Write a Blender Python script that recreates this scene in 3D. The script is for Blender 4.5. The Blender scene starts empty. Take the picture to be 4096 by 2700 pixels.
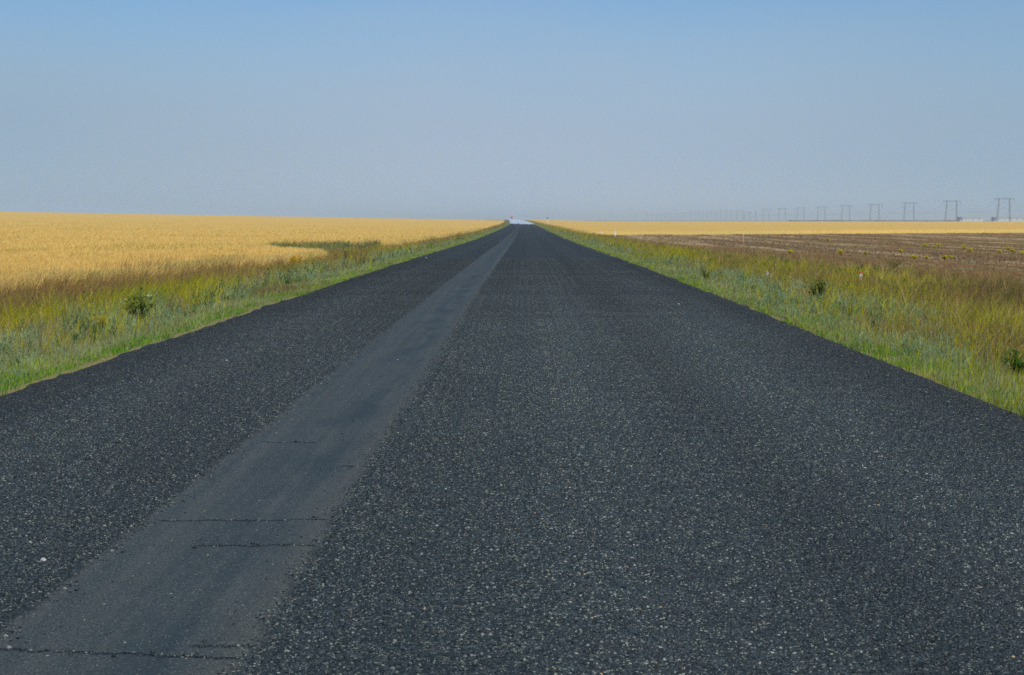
import bpy, bmesh, math
import numpy as np
from mathutils import Vector, Matrix

rng = np.random.default_rng(7)
SC = bpy.context.scene
COL = SC.collection
R = math.radians
H_EYE = 1.5

# ------------------------------------------------------------------ helpers
def tag(o, label=None, cat=None, group=None, kind=None):
    if label: o["label"] = label
    if cat: o["category"] = cat
    if group: o["group"] = group
    if kind: o["kind"] = kind
    return o

def empty(name, loc, rz=0.0):
    o = bpy.data.objects.new(name, None)
    COL.objects.link(o)
    o.location = loc
    o.rotation_euler = (0, 0, rz)
    o.empty_display_size = 0.2
    return o

def link(name, me, mat, parent=None):
    o = bpy.data.objects.new(name, me)
    if mat is not None and len(me.materials) == 0:
        me.materials.append(mat)
    COL.objects.link(o)
    if parent is not None:
        o.parent = parent
    return o

def copy_tree(o, parent=None):
    c = o.copy()
    COL.objects.link(c)
    if parent is not None:
        c.parent = parent
        c.matrix_parent_inverse = o.matrix_parent_inverse.copy()
    for ch in list(o.children):
        copy_tree(ch, c)
    return c

def np_mesh(name, verts, faces, attrs=None, colors=None, smooth=False):
    """faces: (F,k) int array; attrs: name->(N,) floats; colors: name->(N,3)"""
    me = bpy.data.meshes.new(name)
    verts = np.asarray(verts, dtype=np.float32)
    faces = np.asarray(faces, dtype=np.int32)
    F, k = faces.shape
    me.vertices.add(len(verts))
    me.vertices.foreach_set("co", verts.ravel())
    me.loops.add(F * k)
    me.loops.foreach_set("vertex_index", faces.ravel())
    me.polygons.add(F)
    me.polygons.foreach_set("loop_start", np.arange(0, F * k, k, dtype=np.int32))
    me.polygons.foreach_set("use_smooth", np.full(F, bool(smooth)))
    for n, a in (attrs or {}).items():
        at = me.attributes.new(n, "FLOAT", "POINT")
        at.data.foreach_set("value", np.asarray(a, dtype=np.float32).ravel())
    for n, a in (colors or {}).items():
        at = me.attributes.new(n, "FLOAT_COLOR", "POINT")
        c = np.ones((len(verts), 4), dtype=np.float32)
        c[:, :3] = a
        at.data.foreach_set("color", c.ravel())
    me.update(calc_edges=True)
    me.validate(verbose=False)
    return me

def _hash(ix, iy, seed):
    h = (ix.astype(np.int64) * 374761393 + iy.astype(np.int64) * 668265263 + seed * 1442695041) & 0x7fffffff
    h = ((h ^ (h >> 13)) * 1274126177) & 0x7fffffff
    h = h ^ (h >> 16)
    return (h & 0xffff) / 65535.0

def vnoise(x, y, seed=0):
    x = np.asarray(x, float); y = np.asarray(y, float)
    ix = np.floor(x); iy = np.floor(y)
    fx = x - ix; fy = y - iy
    fx = fx * fx * (3 - 2 * fx); fy = fy * fy * (3 - 2 * fy)
    a = _hash(ix, iy, seed); b = _hash(ix + 1, iy, seed)
    c = _hash(ix, iy + 1, seed); d = _hash(ix + 1, iy + 1, seed)
    return (a * (1 - fx) + b * fx) * (1 - fy) + (c * (1 - fx) + d * fx) * fy

def fbm(x, y, seed=0, octv=3):
    t = 0.0; w = 0.5; s = 0.0
    for i in range(octv):
        t = t + w * vnoise(x * 2 ** i, y * 2 ** i, seed + i * 17); s += w; w *= 0.5
    return t / s

def sstep(a, b, x):
    t = np.clip((np.asarray(x, float) - a) / (b - a), 0, 1)
    return t * t * (3 - 2 * t)

class MB:
    """collects boxes, bars, tubes, polygons and builds ONE mesh"""
    def __init__(self): self.v = []; self.f = []
    def add(self, verts, faces):
        b = len(self.v); self.v += [tuple(p) for p in verts]
        self.f += [tuple(b + i for i in q) for q in faces]
    def box(self, c, s, rz=0.0):
        cx, cy, cz = c; sx, sy, sz = s[0] / 2, s[1] / 2, s[2] / 2
        P = []
        for z in (-sz, sz):
            for x, y in ((-sx, -sy), (sx, -sy), (sx, sy), (-sx, sy)):
                P.append((cx + x * math.cos(rz) - y * math.sin(rz), cy + x * math.sin(rz) + y * math.cos(rz), cz + z))
        self.add(P, [(3, 2, 1, 0), (4, 5, 6, 7), (0, 1, 5, 4), (1, 2, 6, 5), (2, 3, 7, 6), (3, 0, 4, 7)])
    def tube(self, p0, p1, r0, r1=None, n=8, cap=True):
        r1 = r0 if r1 is None else r1
        p0 = Vector(p0); p1 = Vector(p1); d = (p1 - p0).normalized()
        u = d.orthogonal().normalized(); w = d.cross(u)
        P = []
        for p, r in ((p0, r0), (p1, r1)):
            for i in range(n):
                a = 2 * math.pi * i / n
                P.append(p + u * (math.cos(a) * r) + w * (math.sin(a) * r))
        F = [(i, (i + 1) % n, n + (i + 1) % n, n + i) for i in range(n)]
        if cap: F += [tuple(range(n - 1, -1, -1)), tuple(range(n, 2 * n))]
        self.add(P, F)
    def build(self, name, mat, parent=None, bevel=0.0):
        me = bpy.data.meshes.new(name)
        me.from_pydata(self.v, [], self.f); me.update()
        if bevel:
            bm = bmesh.new(); bm.from_mesh(me)
            bmesh.ops.remove_doubles(bm, verts=bm.verts, dist=1e-6)
            bmesh.ops.bevel(bm, geom=list(bm.edges), offset=bevel, segments=2, affect='EDGES', profile=0.5)
            bm.to_mesh(me); bm.free()
        return link(name, me, mat, parent)

# ------------------------------------------------------------------ materials
class NT:
    def __init__(self, mat):
        self.t = mat.node_tree; self.n = self.t.nodes; self.l = self.t.links
    def new(self, typ, **kw):
        n = self.n.new(typ)
        for k, v in kw.items(): setattr(n, k, v)
        return n
    def link(self, a, b): self.l.new(a, b)
    def val(self, s, v):
        if hasattr(v, "is_output") or isinstance(v, bpy.types.NodeSocket): self.link(v, s)
        else: s.default_value = v
    def math(self, op, a, b=0.0, c=None, clamp=False):
        n = self.new("ShaderNodeMath", operation=op, use_clamp=clamp)
        self.val(n.inputs[0], a); self.val(n.inputs[1], b)
        if c is not None: self.val(n.inputs[2], c)
        return n.outputs[0]
    def mix(self, f, a, b, blend="MIX"):
        n = self.new("ShaderNodeMix", data_type="RGBA", blend_type=blend)
        self.val(n.inputs[0], f)
        for s, v in ((n.inputs[6], a), (n.inputs[7], b)):
            if isinstance(v, (tuple, list)): s.default_value = (*v[:3], 1)
            else: self.link(v, s)
        return n.outputs[2]
    def noise(self, vec, scale, detail=4, rough=0.55, dist=0.0):
        n = self.new("ShaderNodeTexNoise")
        n.inputs["Scale"].default_value = scale; n.inputs["Detail"].default_value = detail
        n.inputs["Roughness"].default_value = rough; n.inputs["Distortion"].default_value = dist
        if vec is not None: self.link(vec, n.inputs["Vector"])
        return n.outputs["Fac"]
    def smooth(self, x, a, b, lo=0.0, hi=1.0):
        n = self.new("ShaderNodeMapRange", interpolation_type="SMOOTHSTEP")
        self.val(n.inputs[0], x); n.inputs[1].default_value = a; n.inputs[2].default_value = b
        n.inputs[3].default_value = lo; n.inputs[4].default_value = hi
        return n.outputs[0]
    def pos(self):
        return self.new("ShaderNodeNewGeometry").outputs["Position"]
    def mapped(self, vec, scale, loc=(0, 0, 0)):
        n = self.new("ShaderNodeMapping")
        n.inputs["Scale"].default_value = scale; n.inputs["Location"].default_value = loc
        self.link(vec, n.inputs["Vector"]); return n.outputs[0]
    def attr(self, name, out="Fac"):
        n = self.new("ShaderNodeAttribute", attribute_name=name); return n.outputs[out]
    def bump(self, h, strength, dist):
        n = self.new("ShaderNodeBump"); n.inputs["Strength"].default_value = strength
        n.inputs["Distance"].default_value = dist; self.link(h, n.inputs["Height"]); return n.outputs[0]

def new_mat(name):
    m = bpy.data.materials.new(name); m.use_nodes = True
    nt = NT(m)
    b = nt.n.get("Principled BSDF")
    return m, nt, b

def plain(name, col, rough=0.6, metal=0.0, var=0.12, scale=6.0, spec=0.4):
    m, nt, b = new_mat(name)
    tc = nt.new("ShaderNodeTexCoord").outputs["Object"]
    f = nt.noise(tc, scale, 4)
    lo = tuple(c * (1 - var) for c in col); hi = tuple(min(1, c * (1 + var)) for c in col)
    nt.link(nt.mix(f, lo, hi), b.inputs["Base Color"])
    b.inputs["Roughness"].default_value = rough; b.inputs["Metallic"].default_value = metal
    b.inputs["Specular IOR Level"].default_value = spec
    return m

def blade_mat(name, transl=0.35, gloss=0.0):
    m, nt, b = new_mat(name)
    nt.n.remove(b)
    out = nt.n.get("Material Output")
    c = nt.attr("col", "Color")
    d = nt.new("ShaderNodeBsdfDiffuse"); t = nt.new("ShaderNodeBsdfTranslucent")
    nt.link(c, d.inputs[0]); nt.link(c, t.inputs[0])
    mx = nt.new("ShaderNodeMixShader"); mx.inputs[0].default_value = transl
    nt.link(d.outputs[0], mx.inputs[1]); nt.link(t.outputs[0], mx.inputs[2])
    nt.link(mx.outputs[0], out.inputs["Surface"])
    return m

M_BLADE = blade_mat("plant_blades", 0.48)
M_WHEAT = blade_mat("wheat_ears", 0.25)

# ------------------------------------------------------------------ terrain functions
ZY = np.array([-200, 0, 70, 130, 200, 360, 560, 740, 1000, 1400, 2000, 2500, 3200, 20000], float)
ZV = np.array([0, 0, 0, -.16, -.27, -.27, -.10, 0.0, 0.42, 1.28, 1.80, 2.10, 1.0, 0.0], float)
_gy = np.concatenate([np.arange(-200, 3600, 5.0), [20000.0]])
_gz = np.interp(_gy, ZY, ZV)
for _ in range(30):
    _gz[1:-2] = 0.25 * _gz[0:-3] + 0.5 * _gz[1:-2] + 0.25 * _gz[2:-1]
def zr(y): return np.interp(y, _gy, _gz)
def xc(y):
    y = np.asarray(y, float)
    a = -.33 - 5.7 * (np.clip(y, 0, 1200) / 1400) ** 3
    s = 3 * 5.7 / 1400 * (1200 / 1400) ** 2
    return a - s * np.clip(y - 1200, 0, 1300)
HW = 4.13
def terrain(x, y):
    x = np.asarray(x, float); y = np.asarray(y, float)
    lat = x - xc(y)
    d = np.abs(lat) - HW
    prof = np.interp(d, [-9, -0.3, 0, .3, 1.0, 2.2, 4.5, 8, 14, 60], [-.12, -.10, -.055, -.03, -.08, -.24, -.43, -.42, -.36, -.36])
    left = lat < 0
    u = np.clip(-lat - 13, 0, None)
    tilt = .0179 * (np.sqrt(u * u + 16) - 4) * (1 - sstep(1500, 2600, y))
    drop = -0.8 * sstep(1500, 2600, y)
    zl = prof + zr(y) + tilt + drop * sstep(20, 80, d)
    wr = 1 - sstep(12, 70, d)
    zrt = prof + zr(y) * wr + (-0.75) * sstep(2150, 2700, y) * sstep(20, 80, d)
    return np.where(left, zl, zrt)

WBY = np.array([-50, 30, 47, 60, 80, 92, 97, 103, 110, 118, 128, 140, 148, 158, 200, 300, 600, 2500], float)
WBX = np.array([-13, -12.4, -11.6, -10.6, -9.4, -8.7, -9.0, -10.4, -12.2, -14.2, -15.0, -13.6, -11.6, -9.6, -8.9, -8.4, -8.2, -8.2], float)
def wheat_edge_l(y): return np.interp(y, WBY, WBX) + xc(y) + .33 + .5 * (vnoise(y * .35, y * 0, 5) - .5)
PBY = np.array([-50, 40, 55, 73, 87, 110, 153, 243, 312, 2500], float)
PBX = np.array([13, 12.6, 12.5, 12.6, 11.6, 11.0, 10.2, 10.0, 9.0, 8.6], float)
def plough_edge(y): return np.interp(y, PBY, PBX) + xc(y) + .33 + 1.1 * (fbm(y * .12, y * 0 + 3, 9) - .5)
YF = 312.0

# ------------------------------------------------------------------ grids
def ysteps(y0, y1, s0, grow):
    ys = [y0]
    while ys[-1] < y1:
        y = ys[-1]
        ys.append(y + max(s0, grow * max(y, 0)))
    ys[-1] = y1
    return np.array(ys)

def grid_faces(nr, nc):
    i = np.arange(nr - 1)[:, None]; j = np.arange(nc - 1)[None, :]
    a = i * nc + j
    return np.stack([a, a + 1, a + nc + 1, a + nc], -1).reshape(-1, 4)

# ground
ys = ysteps(-40, 15000, .6, .02)
lats = np.unique(np.concatenate([
    -np.geomspace(16, 700, 40), np.arange(-16, -6, .5), np.arange(-6, -3.8, .15), np.linspace(-3.8, 3.8, 5),
    np.arange(3.8, 6, .15), np.arange(6, 18, .5), np.geomspace(18, 4500, 46)]))
Yg, Lg = np.meshgrid(ys, lats, indexing="ij")
Xg = Lg + xc(Yg)
Zg = terrain(Xg, Yg) + .05 * (fbm(Xg * .8, Yg * .8, 3) - .5) * sstep(.2, 1.5, np.abs(Lg) - HW) * (Yg < 400)
gv = np.stack([Xg, Yg, Zg], -1).reshape(-1, 3)
me = np_mesh("ground", gv, grid_faces(len(ys), len(lats)), attrs={"edge": np.abs(Lg) - HW}, smooth=True)
m, nt, b = new_mat("verge_soil")
p = nt.pos()
n1 = nt.noise(p, 1.3, 5); n2 = nt.noise(nt.mapped(p, (9, 9, 9)), 2.0, 4); n3 = nt.noise(p, .25, 3)
base = nt.mix(n1, (.15, .14, .065), (.28, .24, .11))
base = nt.mix(nt.smooth(n3, .45, .65), base, (.22, .22, .08))
e = nt.math("ADD", nt.attr("edge"), nt.math("MULTIPLY", nt.math("SUBTRACT", n1, .5), .35))
sandmask = nt.math("MULTIPLY", nt.smooth(e, .06, .20, 1, 0), nt.smooth(nt.noise(nt.mapped(p, (.6, .25, .6)), 1.0, 3), .42, .56, .45, 1))
sand = nt.mix(n2, (.26, .17, .085), (.44, .31, .165))
nt.link(nt.mix(sandmask, base, sand), b.inputs["Base Color"])
b.inputs["Roughness"].default_value = .95; b.inputs["Specular IOR Level"].default_value = .1
nt.link(nt.bump(n2, .8, .03), b.inputs["Normal"])
tag(link("ground", me, m), "olive brown verge soil with sandy rim along the asphalt", "ground", kind="structure")

# ------------------------------------------------------------------ road
ys = ysteps(-6, 3000, .2, .006)
prof_l = np.array([-HW - .10, -HW, -HW + .3, -3, -2, -1.55, -1.2, -.9, -.61, 0, 1, 2, 3, HW - .3, HW, HW + .10])
prof_z = np.array([-.07, 0, .006, .012, .016, .016, .014, .014, .016, .018, .016, .014, .010, .004, 0, -.07])
jl = .15 * (fbm(ys * 1.9, ys * 0, 21, 4) - .5) * 2 + .10 * (vnoise(ys * .23, ys * 0, 22) - .5)
jr = .15 * (fbm(ys * 1.9, ys * 0, 31, 4) - .5) * 2 + .16 * (vnoise(ys * .23, ys * 0, 32) - .5)
Lr = np.repeat(prof_l[None, :], len(ys), 0)
Lr[:, :2] += jl[:, None]; Lr[:, -2:] += jr[:, None]
Yr = np.repeat(ys[:, None], len(prof_l), 1)
Zr_ = zr(Yr) + prof_z[None, :]
rv = np.stack([Lr + xc(Yr), Yr, Zr_], -1).reshape(-1, 3)
me = np_mesh("road", rv, grid_faces(len(ys), len(prof_l)), attrs={"lat": Lr}, smooth=True)

m, nt, b = new_mat("chip_seal_asphalt")
p = nt.pos(); lat = nt.attr("lat")
sep = nt.new("ShaderNodeSeparateXYZ"); nt.link(p, sep.inputs[0]); Yw = sep.outputs["Y"]
vor = nt.new("ShaderNodeTexVoronoi"); vor.inputs["Scale"].default_value = 85
nt.link(nt.mapped(p, (1, .42, 1)), vor.inputs["Vector"])
cellr = nt.new("ShaderNodeSeparateColor"); nt.link(vor.outputs["Color"], cellr.inputs[0])
cr = cellr.outputs[0]
fine = nt.noise(nt.mapped(p, (1, .5, 1)), 130, 2)
big = nt.noise(nt.mapped(p, (.9, .12, 1)), 1.2, 4)
chip = nt.mix(nt.smooth(cr, .0, .85), (.012, .0175, .0195), (.050, .066, .071))
chip = nt.mix(nt.smooth(cr, .90, .97), chip, (.155, .165, .155))
chip = nt.mix(nt.smooth(big, .35, .7, 0, .35), chip, (.027, .034, .041))
grain = nt.noise(nt.mapped(p, (16, .55, 1)), 1.0, 3, .7)
chip = nt.mix(nt.smooth(grain, .38, .62, 0, .55), chip, nt.mix(cr, (.018, .026, .029), (.030, .040, .043)))
# faint tyre tracks (worn, dusty) along the lanes
def band(c, w, soft):
    d = nt.math("ABSOLUTE", nt.math("SUBTRACT", lat, c))
    return nt.smooth(d, w, w + soft, 1, 0)
trk = nt.math("MAXIMUM", band(-2.85, .12, .35), nt.math("MAXIMUM", band(.95, .2, .5), band(2.5, .2, .5)))
chip = nt.mix(nt.math("MULTIPLY", trk, nt.math("MULTIPLY", big, .5)), chip, (.058, .064, .066))
# polished bitumen wheel path
wob = nt.math("MULTIPLY", nt.math("SUBTRACT", nt.noise(p, 2.2, 5, .65), .5), .16)
wob2 = nt.math("MULTIPLY", nt.math("SUBTRACT", nt.noise(p, 30, 3, .6), .5), .09)
lw = nt.math("ADD", lat, nt.math("ADD", wob, wob2))
strip = nt.math("MULTIPLY", nt.math("MULTIPLY", nt.smooth(lw, -1.58, -1.53), nt.smooth(lw, -.64, -.58, 1, 0)), nt.smooth(Yw, 60, 420, 1, .35))
smear = nt.noise(nt.mapped(p, (3.0, .45, 1)), 1.1, 5, .6)
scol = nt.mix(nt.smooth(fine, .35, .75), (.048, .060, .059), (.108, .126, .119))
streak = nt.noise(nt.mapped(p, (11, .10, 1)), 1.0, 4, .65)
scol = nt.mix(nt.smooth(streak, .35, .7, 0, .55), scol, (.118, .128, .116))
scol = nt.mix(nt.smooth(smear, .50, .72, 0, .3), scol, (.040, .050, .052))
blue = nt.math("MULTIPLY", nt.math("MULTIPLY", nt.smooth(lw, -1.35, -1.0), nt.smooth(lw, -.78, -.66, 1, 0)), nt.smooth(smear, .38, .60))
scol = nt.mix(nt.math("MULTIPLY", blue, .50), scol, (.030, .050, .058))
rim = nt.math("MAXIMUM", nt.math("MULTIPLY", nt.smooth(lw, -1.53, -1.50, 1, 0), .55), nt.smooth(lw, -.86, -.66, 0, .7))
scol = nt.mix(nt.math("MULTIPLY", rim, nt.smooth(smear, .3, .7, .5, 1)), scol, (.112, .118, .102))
v2 = nt.new("ShaderNodeTexVoronoi"); v2.inputs["Scale"].default_value = 210
nt.link(nt.mapped(p, (1, .5, 1)), v2.inputs["Vector"])
c2 = nt.new("ShaderNodeSeparateColor"); nt.link(v2.outputs["Color"], c2.inputs[0])
scol = nt.mix(nt.smooth(c2.outputs[0], .15, .95), nt.mix(.5, scol, (.012, .016, .018)), scol)
spk = nt.smooth(c2.outputs[1], .965, .985)
scol = nt.mix(nt.math("MULTIPLY", spk, .7), scol, (.22, .23, .20))
# transverse cracks across the polished wheel path  (Y at lat 0, slope, lat from, lat to)
CR = [(7.17, -.18, -1.62, -.62), (7.50, .0, -.86, -.60), (10.74, .06, -1.50, -.60), (9.86, .02, -1.20, -.60),
      (14.45, .0, -1.45, -1.05), (13.05, .05, -.82, -.58)]
cw = nt.math("MULTIPLY", nt.math("SUBTRACT", nt.noise(nt.mapped(p, (1, .02, 1)), 5, 5, .7), .5), .22)
crack = None
for (y0, sl, l0, l1) in CR:
    d = nt.math("ABSOLUTE", nt.math("SUBTRACT", nt.math("ADD", nt.math("SUBTRACT", Yw, y0), cw), nt.math("MULTIPLY", lat, sl)))
    k = nt.math("MULTIPLY", nt.smooth(d, .008, .030, 1, 0), nt.math("MULTIPLY", nt.smooth(lat, l0, l0 + .05), nt.smooth(lat, l1 - .03, l1, 1, 0)))
    crack = k if crack is None else nt.math("MAXIMUM", crack, k)
scol = nt.mix(nt.math("MULTIPLY", crack, nt.smooth(c2.outputs[2], .1, .5)), scol, (.007, .009, .011))
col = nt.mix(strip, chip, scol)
edged = nt.math("MULTIPLY", nt.smooth(nt.math("ADD", nt.math("ABSOLUTE", lat), wob2), HW - .45, HW, 0, .55), nt.noise(p, 6, 4))
col = nt.mix(edged, col, (.075, .066, .060))
nt.link(col, b.inputs["Base Color"])
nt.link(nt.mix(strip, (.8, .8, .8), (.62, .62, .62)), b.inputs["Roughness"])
b.inputs["Specular IOR Level"].default_value = .12
hgt = nt.math("ADD", nt.math("MULTIPLY", nt.math("SUBTRACT", 1.0, vor.outputs["Distance"]), nt.smooth(strip, 0, 1, 1, .12)), nt.math("MULTIPLY", crack, -1.2))
nt.link(nt.bump(hgt, .9, .006), b.inputs["Normal"])
M_ROAD = m
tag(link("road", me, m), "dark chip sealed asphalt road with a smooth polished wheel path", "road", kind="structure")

# stone chippings standing proud of the binder: 1 m slices, instanced along the near road
def chip_slice(name, seed, length=1.0, dens=15500, frac=1.0, tone=1.0):
    g = np.random.default_rng(seed)
    n = int(dens * length * 2 * HW * frac)
    la = g.uniform(-HW - .08, HW + .38, n); yy = g.uniform(0, length, n)
    # keep the polished wheel path nearly clear; ragged edges
    rag = .10 * (vnoise(la * 0 + yy * 9, yy * 0, seed) - .5) + g.normal(0, .026, n)
    ins = (la + rag > -1.55) & (la + rag < -.61)
    keep = ~ins | (g.random(n) < .008 + .05 * np.exp(-np.minimum(la + 1.55, -.61 - la) / .10))
    keep &= ~((np.abs(la) > HW - .12) & (g.random(n) < .40 + 1.3 * (np.abs(la) - HW + .12)))
    la = la[keep]; yy = yy[keep]; n = len(la)
    s = np.clip(g.lognormal(math.log(.0038), .32, n), .0018, .0092)
    ang = g.uniform(0, 2 * math.pi, n)
    asp = g.uniform(.8, 1.5, n)
    K = 4
    V = np.zeros((n, 2 * K, 3))
    for k in range(K):
        a = ang + 2 * math.pi * (k + g.uniform(-.28, .28, n)) / K
        r = s * g.uniform(.8, 1.15, n)
        V[:, k, 0] = la + np.cos(a) * r * asp; V[:, k, 1] = yy + np.sin(a) * r / asp; V[:, k, 2] = -.001
        rt = r * g.uniform(.35, .85, n)
        V[:, K + k, 0] = la + np.cos(a) * rt * asp; V[:, K + k, 1] = yy + np.sin(a) * rt / asp
        V[:, K + k, 2] = s * g.uniform(.35, 1.05, n)
    prz = np.interp(la, np.append(prof_l, [HW + .25, HW + .5]), np.append(prof_z, [-.03, -.045]))
    V[:, :, 2] += prz[:, None] - .0015
    f = [(K, K + 1, K + 2, K + 3)] + [(k, (k + 1) % K, K + (k + 1) % K, K + k) for k in range(K)]
    F = (np.arange(n)[:, None, None] * (2 * K) + np.array(f)[None]).reshape(-1, 4)
    t = g.random(n)
    c = np.zeros((n, 3))
    dk = np.array([.006, .011, .0145]); md = np.array([.065, .093, .103]); lt = np.array([.31, .345, .29]); tn = np.array([.42, .29, .13])
    u = g.random(n)[:, None] ** 1.6
    c[:] = dk * (1 - u) + md * u
    c[t > .87] = lt * g.uniform(.30, 1.0, (int((t > .87).sum()), 1))  # pale chips, their cream colour also painting sunlit glints
    c[t > .9988] = tn * g.uniform(.7, 1.2, (int((t > .9988).sum()), 1))
    # lanes: paler where wheels have worn the binder off, darker towards the edges
    lm = 1 + .16 * np.exp(-((la - .9) / .55) ** 2) + .12 * np.exp(-((la - 2.6) / .45) ** 2) + .10 * np.exp(-((la + 2.9) / .3) ** 2)
    lm *= .93 * (1 - .10 * (la < -1.5)); lm *= 1 - .38 * sstep(HW - 1.0, HW, np.abs(la)) - .12 * np.exp(-((la - 1.75) / .3) ** 2)
    c *= (lm * tone)[:, None]
    return np_mesh(name, V.reshape(-1, 3), F, colors={"col": np.repeat(c, 2 * K, 0)})

m, nt, b = new_mat("stone_chips")
pn = nt.pos()
blot = nt.smooth(nt.noise(nt.mapped(pn, (.8, .16, 1)), 1.0, 4, .6), .3, .7, .90, 1.10)
vm = nt.new("ShaderNodeVectorMath", operation="SCALE"); nt.link(nt.attr("col", "Color"), vm.inputs[0]); nt.link(blot, vm.inputs["Scale"])
nt.link(vm.outputs[0], b.inputs["Base Color"])
b.inputs["Roughness"].default_value = .5; b.inputs["Specular IOR Level"].default_value = .4
M_CHIP = m
protos = []
for i in range(4):
    me = chip_slice("chip_slice", 100 + i)
    me.materials.append(m)
    protos.append(bpy.data.objects.new("chip_slice", me))

def loose_stones(name):
    g = np.random.default_rng(77)
    Q = []
    for (y0, sl, l0, l1) in CR:
        n = int((l1 - l0) * 40 * min(1, (9.5 / y0) ** 2.5) + 2)
        la = g.uniform(l0, l1, n); Q.append((la, y0 + la * sl + g.normal(0, .035, n), g.lognormal(math.log(.0055), .35, n), g.random(n) * .6))
    n = 34; la = g.uniform(-HW, HW, n); Q.append((la, 6.8 + 30 * g.random(n) ** 1.5, g.lognormal(math.log(.0058), .25, n), .7 + .3 * g.random(n)))
    # individually noticeable pale stones: picture column, rows below the eye line
    for px, dy, r in ((92, 806, .014), (525, 330, .011), (1577, 197, .018), (990, 86, .036), (1163, 42, .045), (1312, 37, .045)):
        y = 1.5 * 5040 / dy; Q.append((np.array([(px - 1220) / 5040 * y + .33]), np.array([y]), np.array([r]), np.array([1.0])))
    V = []; F = []; C = []
    for la, yy, rr, tt in Q:
        for a_, b_, r, t in zip(la, yy, rr, tt):
            b0 = len(V); K = 6; ang = g.uniform(0, 6.28); zz = float(zr(b_)) + float(np.interp(a_, prof_l, prof_z)); x_ = a_ + float(xc(b_))
            for lvl, (f, zf) in enumerate(((.9, -.15), (1.0, .35), (.55, .95))):
                for k in range(K):
                    th = ang + 6.283 * k / K + g.uniform(-.15, .15); q = r * f * g.uniform(.8, 1.15)
                    V.append((x_ + math.cos(th) * q * 1.15, b_ + math.sin(th) * q * .9, zz + r * zf * g.uniform(.85, 1.1)))
            for l in range(2):
                for k in range(K):
                    F.append((b0 + l * K + k, b0 + l * K + (k + 1) % K, b0 + (l + 1) * K + (k + 1) % K, b0 + (l + 1) * K + k))
            F.append((b0 + 2 * K, b0 + 2 * K + 1, b0 + 2 * K + 2, b0 + 2 * K + 3)); F.append((b0 + 2 * K, b0 + 2 * K + 3, b0 + 2 * K + 4, b0 + 2 * K + 5))
            c = np.array([.012, .016, .017]) if t < .3 else (np.array([.10, .115, .11]) if t < .6 else (np.array([.42, .31, .16]) if t < .9 else np.array([.46, .45, .41])))
            C += [c * g.uniform(.7, 1.2)] * (3 * K)
    me = np_mesh(name, np.array(V), np.array(F), colors={"col": np.array(C)}); me.materials.append(M_CHIP)
    return bpy.data.objects.new(name, me)
for i in range(6):
    me = chip_slice("chip_slice", 120 + i, frac=(.7, .7, .35, .35, .16, .16)[i], tone=(.88, .88, .78, .78, .68, .68)[i])  # far slices coloured darker to offset sunlit chip sides at grazing view
    me.materials.append(m)
    protos.append(bpy.data.objects.new("chip_slice", me))
protos.append(loose_stones("loose_stones"))
sl_y = np.arange(4.0, 88.0, 1.0)
pts = np.stack([xc(sl_y + .5), sl_y, zr(sl_y)], -1)
flip = rng.integers(0, 2, len(sl_y))
pts[:, 1] += flip          # flipped slices run backwards from their far end
pts = np.concatenate([pts, [[0, 0, 0]]]); flip = np.append(flip, 0)
pm = bpy.data.meshes.new("loose_chippings")
pm.vertices.add(len(pts)); pm.vertices.foreach_set("co", pts.astype(np.float32).ravel())
at = pm.attributes.new("pick", "INT", "POINT"); at.data.foreach_set("value", np.append(rng.integers(0, 2, len(sl_y)) + np.where(sl_y < 34 + rng.integers(-3, 4, len(sl_y)), 2 * rng.integers(0, 2, len(sl_y)), np.where(sl_y < 46 + rng.integers(-3, 4, len(sl_y)), 4, np.where(sl_y < 62 + rng.integers(-4, 5, len(sl_y)), 6, 8))), 10).astype(np.int32))
at = pm.attributes.new("scl", "FLOAT_VECTOR", "POINT")
sv = np.ones((len(pts), 3), np.float32); sv[:, 1] = np.where(flip, -1, 1)
at.data.foreach_set("vector", sv.ravel())
pm.update()
chips = link("loose_chippings", pm, M_CHIP)
tag(chips, "dark angular stone chippings with pale flecks covering the road surface", "gravel", kind="stuff")
ng = bpy.data.node_groups.new("scatter_slices", "GeometryNodeTree")
ng.interface.new_socket("Geometry", in_out="INPUT", socket_type="NodeSocketGeometry")
ng.interface.new_socket("Geometry", in_out="OUTPUT", socket_type="NodeSocketGeometry")
gi = ng.nodes.new("NodeGroupInput"); go = ng.nodes.new("NodeGroupOutput")
jn = ng.nodes.new("GeometryNodeJoinGeometry")
for pr in reversed(protos):
    oi = ng.nodes.new("GeometryNodeObjectInfo"); oi.inputs["Object"].default_value = pr
    g2 = ng.nodes.new("GeometryNodeGeometryToInstance")
    ng.links.new(oi.outputs["Geometry"], g2.inputs[0]); ng.links.new(g2.outputs[0], jn.inputs[0])
iop = ng.nodes.new("GeometryNodeInstanceOnPoints")
iop.inputs["Pick Instance"].default_value = True
na = ng.nodes.new("GeometryNodeInputNamedAttribute"); na.data_type = "INT"; na.inputs["Name"].default_value = "pick"
nb = ng.nodes.new("GeometryNodeInputNamedAttribute"); nb.data_type = "FLOAT_VECTOR"; nb.inputs["Name"].default_value = "scl"
ng.links.new(gi.outputs[0], iop.inputs["Points"]); ng.links.new(jn.outputs[0], iop.inputs["Instance"])
ng.links.new(na.outputs["Attribute"], iop.inputs["Instance Index"]); ng.links.new(nb.outputs["Attribute"], iop.inputs["Scale"])
ng.links.new(iop.outputs[0], go.inputs[0])
md = chips.modifiers.new("scatter", "NODES"); md.node_group = ng

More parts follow.
